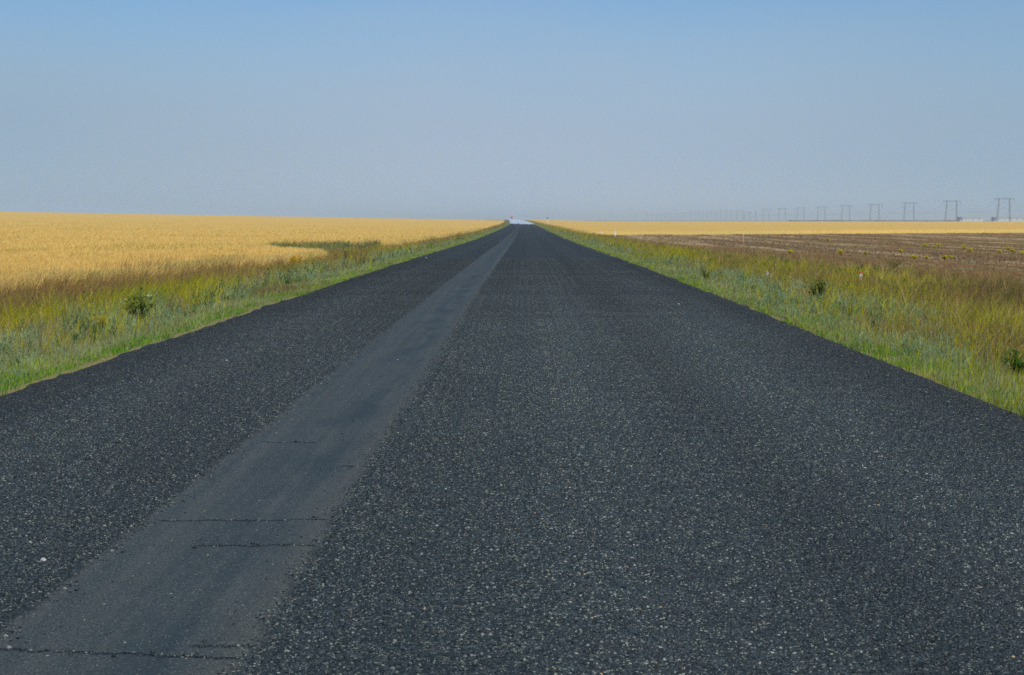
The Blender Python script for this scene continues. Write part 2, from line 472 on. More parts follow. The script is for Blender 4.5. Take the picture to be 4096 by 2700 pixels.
# shimmering mirage: whitened mirror sheet added on the far road for the sky's reflection
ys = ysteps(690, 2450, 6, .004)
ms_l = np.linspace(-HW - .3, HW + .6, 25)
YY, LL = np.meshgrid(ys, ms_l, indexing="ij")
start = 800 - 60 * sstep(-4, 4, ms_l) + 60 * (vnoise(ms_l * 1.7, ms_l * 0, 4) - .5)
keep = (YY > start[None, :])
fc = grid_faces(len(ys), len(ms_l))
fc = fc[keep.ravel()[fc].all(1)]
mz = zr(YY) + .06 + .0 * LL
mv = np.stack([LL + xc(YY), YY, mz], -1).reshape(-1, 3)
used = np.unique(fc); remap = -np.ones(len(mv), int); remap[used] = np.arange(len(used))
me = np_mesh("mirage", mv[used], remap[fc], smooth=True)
m, nt, b = new_mat("mirage_reflection")
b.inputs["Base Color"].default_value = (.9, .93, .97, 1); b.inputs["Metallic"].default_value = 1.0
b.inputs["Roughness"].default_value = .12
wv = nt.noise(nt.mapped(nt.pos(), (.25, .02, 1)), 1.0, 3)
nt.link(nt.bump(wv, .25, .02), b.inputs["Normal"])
df = nt.new("ShaderNodeBsdfDiffuse"); df.inputs[0].default_value = (.72, .76, .80, 1)  # white diffuse colour brightens the mirrored sky
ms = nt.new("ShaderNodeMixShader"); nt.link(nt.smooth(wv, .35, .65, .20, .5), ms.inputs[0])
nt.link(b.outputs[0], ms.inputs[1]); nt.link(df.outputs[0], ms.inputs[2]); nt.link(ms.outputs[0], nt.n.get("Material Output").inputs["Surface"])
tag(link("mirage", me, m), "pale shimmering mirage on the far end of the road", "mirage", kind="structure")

# ------------------------------------------------------------------ blades of grass, sage, wheat
def blades(P, h, w, lean, col, bend=.35, tipcol=None, g=rng):
    """P (n,3) roots; h,w (n,); lean (n,2) horizontal offset of tip in units of h; col (n,3)"""
    n = len(P)
    a = g.uniform(0, math.pi, n)
    dx = np.cos(a) * w * .5; dy = np.sin(a) * w * .5
    V = np.zeros((n, 5, 3), np.float32)
    mid = P + np.stack([lean[:, 0] * h * bend, lean[:, 1] * h * bend, h * .58], -1)
    tip = P + np.stack([lean[:, 0] * h, lean[:, 1] * h, h * np.sqrt(np.clip(1 - .5 * (lean ** 2).sum(1), .2, 1))], -1)
    side = np.stack([dx, dy, 0 * dx], -1)
    V[:, 0] = P - side * .7; V[:, 1] = P + side * .7
    V[:, 2] = mid - side; V[:, 3] = mid + side; V[:, 4] = tip
    base = np.arange(n)[:, None, None] * 5
    F = (base + np.array([(0, 1, 3), (0, 3, 2), (2, 3, 4)])[None]).reshape(-1, 3)
    C = np.repeat(col, 5, 0).reshape(n, 5, 3)
    if tipcol is not None:
        C[:, 4] = tipcol; C[:, 2] = .5 * (C[:, 2] + tipcol); C[:, 3] = C[:, 2]
    return V.reshape(-1, 3), F, C.reshape(-1, 3)

def build_blades(name, parts, mat, label, cat):
    V = np.concatenate([q[0] for q in parts]); C = np.concatenate([q[2] for q in parts])
    off = 0; F = []
    for q in parts:
        F.append(q[1] + off); off += len(q[0])
    me = np_mesh(name, V, np.concatenate(F), colors={"col": C})
    return tag(link(name, me, mat), label, cat, kind="stuff")

def samp_y(n, y0, y1, q):
    u = rng.random(n)
    e = 1 - q
    return (y0 ** e + u * (y1 ** e - y0 ** e)) ** (1 / e)

PAL = {  # albedo palettes: two ends mixed per blade
    "lime":  ((.20, .36, .018), (.47, .63, .045)),
    "green": ((.08, .29, .022), (.25, .48, .045)),
    "low":   ((.29, .36, .13), (.56, .57, .27)),
    "sage":  ((.21, .325, .14), (.47, .585, .32)),
    "olive": ((.28, .32, .012), (.64, .61, .030)),
    "brown": ((.22, .152, .050), (.47, .345, .135)),
    "straw": ((.50, .40, .13), (.72, .58, .25)),
    "dark":  ((.06, .14, .030), (.15, .25, .06)),
}
HT = {"lime": (.03, .09), "green": (.03, .08), "low": (.04, .13), "sage": (.14, .34), "olive": (.22, .48), "brown": (.26, .52), "straw": (.28, .56), "dark": (.15, .38)}
WD = {"lime": .006, "green": .009, "low": .006, "sage": .0055, "olive": .0055, "brown": .005, "straw": .0045, "dark": .011}
NAMES = {"lime": ("short_grass", "short lime green grass hugging the asphalt edge"),
         "green": ("clover_patch", "vivid green low creeping weeds beside the asphalt"),
         "low": ("verge_turf", "low thin turf of greenish straw tone on the verge"),
         "sage": ("sagebrush", "silvery grey green wormwood growing along both verges"),
         "olive": ("tall_grass", "tall yellow green grass farther from the road"),
         "brown": ("dry_grass", "dry reddish brown grass along the field edges"),
         "straw": ("seeding_grass", "scattered straw coloured seeding grass stems"),
         "dark": ("weeds", "dark green weeds mixed into the verge")}

ORDER = list(PAL)
store = {k: [] for k in ORDER}
def bell(d, c, w): return np.exp(-((d - c) / w) ** 2)
CLEAR = []   # (x, y, r): tall growth keeps off these spots, filled in for the single plants below
def verge(side, n, y0, y1, q, seed):
    Y = samp_y(n, y0, y1, q)
    Dm = 8.8 if side < 0 else 9.8
    D = np.where(rng.random(n) < .07, rng.normal(-.01, .12, n), rng.uniform(0.0, Dm, n))
    X = xc(Y) + side * (HW + D)
    lim = (X > wheat_edge_l(Y) - np.where(Y < 80, 1.0, .3)) if side < 0 else (X < plough_edge(Y) + .3)
    if side < 0:    # the weedy bay in the wheat reaches further out
        nb_ = n // 26
        Yb = rng.uniform(94, 156, nb_); Xb = wheat_edge_l(Yb) + rng.uniform(0, 1, nb_) * (1.2 + 1.6 * (fbm(Yb * .25, Yb * 0, 401) > .45))
        ok = Xb < -10.3
        Y = np.concatenate([Y[lim], Yb[ok]]); X = np.concatenate([X[lim], Xb[ok]]); bay = np.concatenate([np.zeros(lim.sum(), bool), np.ones(ok.sum(), bool)])
        D = -(X - xc(Y)) - HW
    else:
        Y = Y[lim]; X = X[lim]; D = D[lim]; bay = np.zeros(len(Y), bool)
    n = len(Y)
    n1 = fbm(X * .55, Y * .16, seed, 3); n2 = fbm(X * 1.6, Y * .5, seed + 5, 3); n3 = fbm(X * .40, Y * .11, seed + 9, 2); n4 = vnoise(X * 2.3, Y * .8, seed + 13); n5 = fbm(X * 1.1, Y * .33, seed + 21, 2)
    d = D + 1.9 * (n1 - .5) * sstep(.2, 1.5, D)
    W = np.zeros((n, len(ORDER)))
    edge_d = (X - wheat_edge_l(Y)) if side < 0 else (plough_edge(Y) - X)
    if side < 0:
        W[:, 0] = 2.6 * bell(d, .38, .70) * np.maximum(sstep(.25, .6, n2), sstep(40, 90, Y)) + .15 * bell(d, 1.2, .6)
        W[:, 1] = 3.0 * bell(d, .3, .42) * sstep(.40, .62, n4)
        W[:, 2] = 1.3 * bell(d, 1.15, .75) + .25
        W[:, 3] = 2.2 * bell(d, 2.35, 1.0) * sstep(.36, .56, .6 * n3 + .4 * n5)
        W[:, 4] = 1.3 * bell(d, 4.3, 1.5) + .45 * bell(d, 2.4, 1) * sstep(.45, .6, n5)
        W[:, 5] = 4.5 * sstep(2.7, .9, edge_d) * np.maximum(sstep(.22, .45, n3), sstep(75, 50, Y)) + .9 * bell(d, 5.2, 1.2) * sstep(.48, .62, n5) + .35 * bell(d, 1.6, .7) * sstep(.52, .66, n3)
        W[:, 6] = .06 * sstep(.8, 2.5, d)
        W[:, 7] = .30 * sstep(.66, .82, n4) * sstep(1, 2, d)
    else:
        W[:, 0] = 2.4 * bell(d, .32, .58) * np.maximum(sstep(.25, .6, n2), sstep(40, 90, Y)) + .9 * bell(d, 1.0, .9) * sstep(27, 21, Y)
        W[:, 1] = 3.0 * bell(d, .25, .42) * sstep(.38, .60, n4)
        W[:, 2] = 1.2 * bell(d, .85, .6) + .2
        W[:, 3] = 2.3 * bell(d, 1.75, .85) * sstep(.28, .5, .6 * n3 + .4 * n5)
        W[:, 4] = 1.5 * bell(d, 4.4, 2.2) + .15
        W[:, 5] = 1.6 * sstep(3.4, 5.4, d) * sstep(.46, .64, n3) + .05 + .5 * bell(d, 4.5, 2) * sstep(.5, .62, n5) + .9 * sstep(1.2, .2, edge_d) + .3 * bell(d, 1.3, .5) * sstep(.55, .7, n5)
        W[:, 6] = .07 * sstep(.8, 2.5, d) + .45 * bell(d, 2.9, .5) * sstep(40, 30, Y) * n2
        W[:, 7] = .28 * sstep(.66, .82, n4) * sstep(1, 2, d)
    if side > 0:   # dark brown grass in the hollow before the plough
        pt = bell(X, 10.8, 1.9) * bell(Y, 46, 7) + .8 * bell(X, 8.2, .8) * bell(Y, 58, 3)
        W[:, 5] += 5 * pt; W[:, 7] += .5 * pt
        W[:, 1] += 6 * bell(d, .5, .45) * bell(Y, 23.5, 1.3); W[:, 3] *= 1 - .9 * bell(Y, 20, 3.5) * (D < 1.6)
    else:
        W[:, 5] += 2.2 * bell(D, .8, .5) * bell(Y, 47, 2.5)
    # patches: rusty dry grass, silvery wormwood thickets, fresh yellow green tufts
    p1 = fbm(X * .75, Y * .20, seed + 33, 3); p2 = fbm(X * .9, Y * .24, seed + 41, 3); p3 = fbm(X * 1.2, Y * .32, seed + 47, 2)
    W[:, 5] += 2.0 * sstep(.56, .66, p1) * sstep(1.0, 2.2, D)
    W[:, 3] *= .25 + 1.9 * sstep(.40, .60, p2)
    W[:, 4] *= .35 + 1.5 * sstep(.36, .58, p3)
    W[:, 2] += .9 * sstep(.60, .50, p2) * sstep(3.6, 2.0, D)
    W[:, 7] += .5 * sstep(.66, .74, p3) * sstep(.9, 1.6, D)
    W[bay] = np.array([0, .1, .1, 1.3, .45, .4, .05, .45])
    bare = (D < .02 + .20 * sstep(.40, .8, n5) * (.4 + n4)) & (rng.random(n) < .8)
    bare |= (side < 0) & (D < .10 + .22 * n2) & (Y < 40) & (rng.random(n) < .92)
    bare |= (side > 0) & (D < .42 * (n2 - .30)) & (rng.random(n) < .8)
    bare |= (D < 1.2) & (n5 > .66) & (rng.random(n) < .7)
    cum = np.cumsum(W, 1); r = rng.random(n) * cum[:, -1]
    sp = (r[:, None] > cum).sum(1).clip(0, len(ORDER) - 1)
    sp[bare] = -1
    for (cx, cy, cr) in CLEAR:
        near = (np.abs(X - cx) < cr) & (Y - cy < cr * .6) & (Y - cy > -cr * 3.2)
        tall = near & (sp >= 3)
        sp[tall] = np.where(rng.random(int(tall.sum())) < .5, 2, -1)
    for k, nm in enumerate(ORDER):
        s = sp == k
        m_ = int(s.sum())
        if not m_: continue
        x = X[s]; y = Y[s]
        lod = np.clip(y / 20, 1, None)
        if nm in ("sage", "dark", "olive", "brown", "straw"):   # gather blades into tufts
            cs = .30 if nm in ("sage", "dark") else .20
            cs = cs * np.clip(lod, 1, 4) ** .35
            q = np.round(np.log2(np.clip(lod, 1, 4)) * 2) / 2
            cs = (.30 if nm in ("sage", "dark") else .20) * 2 ** (q * .35)
            ix = np.floor(x / cs); iy = np.floor(y / (cs * 1.3))
            tx = (ix + _hash(ix, iy, 61)) * cs; ty = (iy + _hash(ix, iy, 62)) * cs * 1.3
            pull = .68
            ox = x - tx; oy = y - ty
            x = tx + ox * (1 - pull); y = ty + oy * (1 - pull)
            hv = .50 + .95 * _hash(ix, iy, 63); cv = _hash(ix, iy, 64)
            lx = np.clip(ox / cs, -1, 1) * .6; ly = np.clip(oy / cs, -1, 1) * .5
        else:
            hv = .6 + .8 * vnoise(x * 3, y * 1.4, 70); cv = vnoise(x * 2.5, y * .9, 71)
            lx = np.zeros(m_); ly = np.zeros(m_)
        h0, h1 = HT[nm]
        h = (h0 + (h1 - h0) * rng.random(m_) ** 1.6) * hv
        if side < 0 and nm == 'brown': h *= 1 + .45 * sstep(2.0, .6, edge_d[s]) * sstep(90, 70, y)
        h *= .55 + .9 * fbm(x * 1.1, y * .34, 140 + k, 3)
        h = np.where(bay[s], h * 1.35 + .18, h)
        dd = np.abs(x - xc(y)) - HW
        h *= .40 + .60 * sstep(.2, 2.0, dd) if nm not in ("lime", "green", "low") else 1.0
        w = WD[nm] * lod ** .72 * rng.uniform(.6, 1.3, m_)
        lean = np.stack([lx + .16 + rng.normal(0, .24, m_), ly + rng.normal(0, .24, m_)], -1)
        c0, c1 = map(np.array, PAL[nm])
        pv_ = fbm(x * .9, y * .3, 90 + k, 2)
        t = np.clip(.35 * cv + .30 * rng.random(m_) + .9 * (pv_ - .5) + .18, 0, 1)[:, None]
        col = c0 * (1 - t) + c1 * t
        col = col * (1 + .25 * (rng.random((m_, 1)) - .5))
        dead = rng.random(m_) < (.08 if nm in ("lime", "green") else .12)
        col[dead] = np.array([.36, .28, .13]) * rng.uniform(.6, 1.2, (int(dead.sum()), 1))
        if nm == "olive":    # scattered small yellow flowers
            fl = (rng.random(m_) < .05) & (pv_ > .52)
        tipc = None
        if nm in ("brown", "straw", "olive"):
            tipc = col * np.array([1.22, 1.12, 1.1])
            if nm == "olive": tipc[fl] = np.array([.70, .55, .03])
        P = np.stack([x, y, terrain(x, y) - .01], -1)
        store[nm].append(blades(P, h, w, lean, col, tipcol=tipc))
        if nm in ("sage", "dark"):   # feathery side leaves
            kk = 3
            Pm = np.repeat(P, kk, 0); hh = np.repeat(h, kk); ff = rng.uniform(.25, .98, m_ * kk)
            ll = np.repeat(lean, kk, 0)
            Pm = Pm + np.stack([ll[:, 0] * hh * ff * .7, ll[:, 1] * hh * ff * .7, hh * ff * .95], -1)
            lf = (.02, .055) if nm == "sage" else (.03, .07)
            store[nm].append(blades(Pm, rng.uniform(*lf, m_ * kk) * np.repeat(np.clip(lod, 1, 3), kk) ** .4, np.repeat(w, kk) * 1.15,
                                    rng.normal(0, .7, (m_ * kk, 2)), np.repeat(col, kk, 0) * 1.04))

def spot(px, dy, z, r):
    y = (H_EYE - z) * 5040 / dy
    CLEAR.append(((px - 1220) / 5040 * y, y, r))
for q in ((322, 247, -.2, .45), (231, 262, -.2, .22), (192, 168, -.42, .3), (688, 118, -.4, .4), (726, 118, -.4, .4), (806, 106, -.38, .35), (1896, 205, -.25, .42),
          (2368, 372, -.12, .28), (1999, 151, -.42, .25), (1782, 152, -.4, .3), (1791, 157, -.4, .3), (1429, 33, -.3, .5), (1394, 32, -.3, .5)): spot(*q)
verge(-1, 640000, 8, 1500, 1.6, 200)
verge(1, 760000, 8, 1500, 1.6, 300)
for k in ORDER:
    nm, lab = NAMES[k]
    build_blades(nm, store[k], M_BLADE, lab, "grass" if k not in ("sage", "dark", "green") else "weeds")

# ------------------------------------------------------------------ wheat
def crop_mat(name):
    m, nt, b = new_mat(name)
    p = nt.pos()
    streak = nt.noise(nt.mapped(p, (.012, .05, 0)), 1.0, 4, .6, .6)
    mid = nt.noise(nt.mapped(p, (.35, .16, .35)), 1.0, 5, .6)
    fine = nt.noise(nt.mapped(p, (6, 2.2, 6)), 1.0, 4, .7)
    c = nt.mix(nt.smooth(fine, .3, .72), (.565, .342, .077), (.875, .60, .178))
    c = nt.mix(nt.smooth(mid, .48, .72, 0, .55), c, (.56, .40, .11))
    c = nt.mix(nt.smooth(streak, .50, .68, 0, .6), c, (.52, .40, .125))
    nt.link(c, b.inputs["Base Color"])
    b.inputs["Roughness"].default_value = .95; b.inputs["Specular IOR Level"].default_value = .05
    nt.link(nt.bump(fine, 1.0, .10), b.inputs["Normal"])
    return m
M_CROP = crop_mat("ripe_wheat_canopy")
CH = .60
# left field canopy
ys = ysteps(30, 1420, .7, .010)
us = np.concatenate([np.arange(-1.2, 6, .3), 6 + np.geomspace(.4, 480, 70)])
Yw_, Uw = np.meshgrid(ys, us, indexing="ij")
Xw = wheat_edge_l(Yw_) - Uw
inside = sstep(-.5, .3, Uw)
crest = 1 - sstep(1360, 1420, Yw_)
Zw = terrain(Xw, Yw_) - .03 + (CH * inside + .10 * (fbm(Xw * .9, Yw_ * .5, 40, 3) - .5) * inside) * crest
me = np_mesh("wheat_field", np.stack([Xw, Yw_, Zw], -1).reshape(-1, 3), grid_faces(len(ys), len(us)), smooth=True)
cv, cf = np.stack([Xw, Yw_, Zw], -1).reshape(-1, 3), grid_faces(len(ys), len(us))
tag(link("wheat_field", me, M_CROP), "golden ripe wheat field rising gently to the left horizon", "wheat", kind="stuff")
# right field canopy
ys2 = np.concatenate([[YF - 1.0, YF - .5, YF, YF + .5, YF + 1], ysteps(YF + 3, 2300, 3, .012)])
us2 = np.concatenate([np.arange(-1.2, 6, .5), 6 + np.geomspace(.5, 1500, 60)])
Y2, U2 = np.meshgrid(ys2, us2, indexing="ij")
X2 = plough_edge(Y2) - .2 + U2
in2 = sstep(-.5, .4, U2) * sstep(YF - .6, YF + .5, Y2)
Z2 = terrain(X2, Y2) - .03 + (CH * in2 + .08 * (fbm(X2 * .5, Y2 * .3, 44, 3) - .5) * in2) * (1 - sstep(2150, 2300, Y2))
me = np_mesh("wheat_field", np.stack([X2, Y2, Z2], -1).reshape(-1, 3), grid_faces(len(ys2), len(us2)), smooth=True)
tag(link("wheat_field", me, M_CROP), "golden wheat strip beyond the ploughed field under the pylons", "wheat", kind="stuff")

def wheat_blades(n, X, Y, edge, top=.15):
    lod = np.clip(Y / 45, 1, None)
    z = terrain(X, Y)
    hb = (.60 + top * rng.random(len(X))) * (.92 + .16 * fbm(X * .8, Y * .4, 50))
    isedge = rng.random(len(X)) < edge
    low = np.where(isedge, 0, hb - .30)
    P = np.stack([X, Y, z + low], -1)
    h = hb - low
    c0 = np.array([.68, .46, .125]); c1 = np.array([.95, .72, .265]); c2 = np.array([.44, .42, .11])
    t = np.clip(.4 * fbm(X * .5, Y * .25, 52) + .6 * rng.random(len(X)), 0, 1)[:, None]
    col = c0 * (1 - t) + c1 * t
    if edge > .5: col[isedge] = np.array([.92, .72, .26]) * rng.uniform(.75, 1.05, (int(isedge.sum()), 1))  # rim stalks coloured lighter to make up for their self-shadow
    gr = (fbm(X * .22, Y * .05, 57, 3) > .60) & (rng.random(len(X)) < .30)
    col[gr] = c2 * rng.uniform(.7, 1.2, (int(gr.sum()), 1))
    w = .011 * lod ** .85 * rng.uniform(.7, 1.3, len(X))
    lean = np.stack([.12 + rng.normal(0, .22, len(X)), rng.normal(0, .22, len(X))], -1)
    return blades(P, h, w, lean, col, bend=.3)
n = 500000
Y = samp_y(n, 34, 420, 2.0)
th = rng.uniform(.0, .36, n)
X = -Y * th
ok = X < wheat_edge_l(Y) - .05
X = X[ok]; Y = Y[ok]
parts = [wheat_blades(0, X, Y, .15)]
ne = 60000     # dense rim of stalks
Y = samp_y(ne, 34, 420, 1.6); X = wheat_edge_l(Y) - rng.exponential(.35, ne) + .12
parts.append(wheat_blades(0, X, Y, .7))
build_blades("wheat_ears", parts, M_WHEAT, "standing golden wheat ears and stalks in the left field", "wheat")

# ------------------------------------------------------------------ ploughed field
ys = ysteps(30, YF + 1.0, .28, .0042)
us = np.concatenate([np.arange(-.8, 30, .32), np.geomspace(30, 420, 120)])
Yp, Up = np.meshgrid(ys, us, indexing="ij")
Xp = plough_edge(Yp) + Up
lump = (fbm(Xp * 2.2, Yp * 1.3, 80, 3) - .5) * .12 + (vnoise(Xp * 1.1, Yp * .12, 81) - .5) * .08
Zp = terrain(Xp, Yp) + .02 + lump * sstep(-.6, .4, Up) - .06 * sstep(.0, -.8, Up)
me = np_mesh("ploughed_field", np.stack([Xp, Yp, Zp], -1).reshape(-1, 3), grid_faces(len(ys), len(us)), smooth=True)
m, nt, b = new_mat("ploughed_soil")
p = nt.pos()
sep = nt.new("ShaderNodeSeparateXYZ"); nt.link(p, sep.inputs[0])
fine = nt.noise(nt.mapped(p, (5, 1.6, 5)), 1.0, 5, .7)
mid = nt.noise(nt.mapped(p, (.55, .05, .5)), 1.0, 5, .6)
c = nt.mix(nt.smooth(fine, .3, .7), (.108, .061, .021), (.30, .180, .066))
rows = nt.noise(nt.mapped(p, (.42, .006, 0), (3.1, 0, 0)), 1.0, 3, .6, .15)
brk = nt.noise(nt.mapped(p, (.8, .035, .8)), 1.0, 4, .65)
rowm = nt.math("MULTIPLY", nt.smooth(rows, .50, .58), nt.smooth(brk, .34, .54))
straw = nt.mix(fine, (.28, .19, .085), (.72, .53, .28))
c = nt.mix(nt.math("MULTIPLY", rowm, .85), c, straw)
c = nt.mix(nt.smooth(mid, .60, .74, 0, .4), c, (.115, .105, .042))
nt.link(c, b.inputs["Base Color"])
b.inputs["Roughness"].default_value = .95; b.inputs["Specular IOR Level"].default_value = .1
nt.link(nt.bump(fine, 1.0, .10), b.inputs["Normal"])
tag(link("ploughed_field", me, m), "brown ploughed field with pale stubble rows right of the verge", "field", kind="structure")
# straw stubble and small weeds on it
n = 90000
Y = samp_y(n, 40, 310, 1.6); X = plough_edge(Y) + rng.exponential(22, n)
rowv = vnoise(X * .42 + 7, Y * .01, 90)
k = rng.random(n) < .18 + .9 * sstep(.55, .8, rowv)
X = X[k]; Y = Y[k]; n = len(X)
lod = np.clip(Y / 45, 1, None)
P = np.stack([X, Y, terrain(X, Y)], -1)
col = np.array([.50, .37, .22])[None] * rng.uniform(.35, 1.25, (n, 1))
gm = rng.random(n) < .06
col[gm] = np.array([.12, .17, .04]) * rng.uniform(.6, 1.4, (int(gm.sum()), 1))
rd = (rng.random(n) < .25)
col[rd] = np.array([.24, .13, .08]) * rng.uniform(.6, 1.3, (int(rd.sum()), 1))
build_blades("stubble", [blades(P, rng.uniform(.08, .22, n), .012 * lod ** .9 * rng.uniform(.7, 1.4, n), rng.normal(0, .5, (n, 2)), col)],
             M_BLADE, "pale cut stubble stalks scattered in rows over the ploughed field", "stubble")

# ------------------------------------------------------------------ single plants (things)
def leaf_plant(name, loc, h, spread, nst, leaf, lw, pal, label, cat, group=None, flower=None, nfl=0, fsz=.02, seed=1, stemcol=(.10, .12, .03), flname="flower_head", upright=.6):
    g = np.random.default_rng(seed)
    x0, y0 = loc
    z0 = float(terrain(x0, y0)) - .01
    root = empty(name, (x0, y0, z0))
    tag(root, label, cat, group)
    sb = []; lv = []; tips = []
    for s in range(nst):
        a = g.uniform(0, 2 * math.pi); rr = spread * math.sqrt(g.uniform(.05, 1)); hh = h * g.uniform(.6, 1.0) * (1 - .3 * rr / max(spread, 1e-3))
        ex, ey = math.cos(a) * rr, math.sin(a) * rr
        pts_ = [np.array([ex * t ** (1 + upright) * 1.0, ey * t ** (1 + upright), hh * t]) for t in np.linspace(0, 1, 6)]
        sb.append((pts_, .004 + .004 * h))
        tips.append(pts_[-1])
        nl = max(5, int(hh / (leaf * .22)))
        for i in range(nl):
            t = g.uniform(.15, 1.0)
            q = np.array([ex * t ** (1 + upright), ey * t ** (1 + upright), hh * t])
            lv.append((q, g.uniform(0, 2 * math.pi), g.uniform(-.2, .9), leaf * g.uniform(.6, 1.2) * (1.15 - .5 * t)))
    # stems
    V = []; F = []; 
    for pts_, r in sb:
        for i in range(len(pts_) - 1):
            b0 = len(V); r0 = r * (1 - i / 6); r1 = r * (1 - (i + 1) / 6)
            for p_, r_ in ((pts_[i], r0), (pts_[i + 1], r1)):
                for k in range(3):
                    a = 2 * math.pi * k / 3
                    V.append(p_ + np.array([math.cos(a) * r_, math.sin(a) * r_, 0]))
            F += [(b0 + k, b0 + (k + 1) % 3, b0 + 3 + (k + 1) % 3, b0 + 3 + k) for k in range(3)]
    me = np_mesh("stem", np.array(V), np.array(F), colors={"col": np.tile(np.array(stemcol), (len(V), 1))})
    link("stem", me, M_BLADE, root)
    # leaves: folded lozenges
    V = []; F = []; C = []
    c0, c1 = map(np.array, pal)
    for q, a, el, L in lv:
        d = np.array([math.cos(a) * math.cos(el), math.sin(a) * math.cos(el), math.sin(el)])
        sd = np.array([-math.sin(a), math.cos(a), 0]); up = np.cross(d, sd)
        b0 = len(V); wv = L * lw
        V += [q, q + d * L * .5 + sd * wv - up * wv * .3, q + d * L, q + d * L * .5 - sd * wv - up * wv * .3, q + d * L * .5]
        F += [(b0, b0 + 1, b0 + 4), (b0 + 1, b0 + 2, b0 + 4), (b0 + 2, b0 + 3, b0 + 4), (b0 + 3, b0, b0 + 4)]
        t = g.random(); c = (c0 * (1 - t) + c1 * t) * g.uniform(.8, 1.2)
        C += [c] * 5
    me = np_mesh("foliage", np.array(V), np.array(F), colors={"col": np.array(C)})
    link("foliage", me, M_BLADE, root)
    if flower is not None:
        fc = np.array(flower)
        def head(idx):
            V = []; F = []; C = []
            for i in idx:
                tp = tips[(i * 5) % len(tips)] + g.normal(0, 1, 3) * np.array([.5, .5, .35]) * min(spread * .6, .12)
                for k in range(5):
                    a = 2 * math.pi * (k + g.uniform(-.2, .2)) / 5; el = g.uniform(-.1, .9)
                    d = np.array([math.cos(a) * math.cos(el), math.sin(a) * math.cos(el), math.sin(el)]); sd = np.array([-math.sin(a), math.cos(a), 0])
                    b0 = len(V)
                    V += [tp, tp + d * fsz * .6 + sd * fsz * .4, tp + d * fsz, tp + d * fsz * .6 - sd * fsz * .4]
                    F += [(b0, b0 + 1, b0 + 2), (b0, b0 + 2, b0 + 3)]
                    C += [fc * g.uniform(.75, 1.15)] * 4
            me = np_mesh(flname, np.array(V), np.array(F), colors={"col": np.array(C)})
            return link(flname, me, M_BLADE, root)
        if nfl <= 12:
            for i in range(nfl): head([i])
        else:
            head(range(nfl))["kind"] = "stuff"
    return root

DKG = ((.06, .12, .035), (.18, .26, .07)); MIDG = ((.08, .13, .03), (.20, .24, .05)); YG = ((.20, .24, .03), (.38, .38, .04))
SGP = ((.10, .14, .07), (.20, .24, .14)); YEL = (.80, .58, .02); YEL2 = (.62, .60, .03)
BR, MU, SH = None, "yellow weeds in the ploughed field", "shrubs in the weedy bay of the wheat"
def at(px, dy, z):   # picture column / rows below eye level (2379 px wide view), ground z -> world x, y
    y = (H_EYE - z) * 5040 / dy
    return ((px - 1220) / 5040 * y, y)

leaf_plant("leafy_plant", at(322, 247, -.2), .66, .27, 20, .115, .30, ((.05, .11, .028), (.24, .33, .05)), "dark green broad leaved plant with pale flower heads on the left verge", "plant", flower=(.75, .74, .62), nfl=3, fsz=.034, seed=3)
leaf_plant("leafy_plant", at(296, 243, -.2), .62, .10, 7, .06, .25, YG, "yellowish flowering plant leaning against the dark leafy one on the left verge", "plant", flower=YEL, nfl=10, fsz=.022, seed=4)
leaf_plant("yellow_wildflower", at(231, 262, -.2), .34, .12, 14, .03, .2, YG, "low yellow wildflower clump below the dark leafy plant at left", "wildflower", flower=YEL, nfl=60, fsz=.024, seed=5)
leaf_plant("tall_weed", at(192, 168, -.42), .98, .36, 16, .07, .09, ((.10, .12, .025), (.22, .21, .05)), "tall feathery olive weed standing against the wheat at far left", "weed", seed=6, upright=.2)
leaf_plant("yellow_wildflower", at(688, 118, -.40), .74, .17, 16, .05, .18, YG, "bright golden flower clump on the left verge before the wheat", "wildflower", flower=(.88, .62, .01), nfl=190, fsz=.045, seed=7)
leaf_plant("leafy_plant", at(726, 118, -.40), .60, .20, 12, .07, .2, YG, "lime yellow bushy plant just right of the golden flower clump", "plant", flower=YEL2, nfl=60, fsz=.03, seed=8)
leaf_plant("leafy_plant", at(806, 106, -.38), .80, .25, 16, .08, .2, DKG, "dark green spiky plant on the left verge below the weedy bay", "plant", seed=9)
leaf_plant("low_shrub", at(1896, 205, -.25), .70, .30, 34, .085, .28, ((.05, .095, .03), (.19, .27, .05)), "dark low shrub with a lit yellow green top in the right sagebrush", "shrub", seed=10, flower=(.42, .44, .03), nfl=22, fsz=.02, flname="sunlit_tip")  # yellow green tips paint the sunlit top of the shrub
leaf_plant("low_shrub", at(2368, 372, -.12), .42, .24, 22, .06, .24, ((.04, .14, .02), (.14, .30, .04)), "vivid green leafy shrub at the right edge beside the asphalt", "shrub", seed=11)
leaf_plant("low_shrub", at(2078, 116, -.42), .68, .6, 36, .07, .16, MIDG, "rounded yellow green bush where the right verge meets the plough", "shrub", seed=12)
leaf_plant("leafy_plant", at(1640, 158, -.24), .60, .25, 16, .06, .2, DKG, "dark green leafy clump beside the lime grass on the right verge", "plant", seed=13)
for i, (px, hh, lab) in enumerate([(666, .98, "dark rounded shrub at the left end of the weedy bay"), (690, .88, "small dark shrub second from left in the weedy bay"),
                                   (701, .95, "taller thin shrub third from left in the weedy bay"), (787, .95, "dark shrub near the right end of the weedy bay"), (838, .82, "lone dark shrub between wheat and verge right of the weedy bay")]):
    yv = 142 - 1.5 * (i == 4) * 4
    leaf_plant("low_shrub", ((px - 1220) / 5040 * yv, yv), hh, .30, 16, .12, .22, SGP if i else DKG, lab, "shrub", group=SH, seed=20 + i)
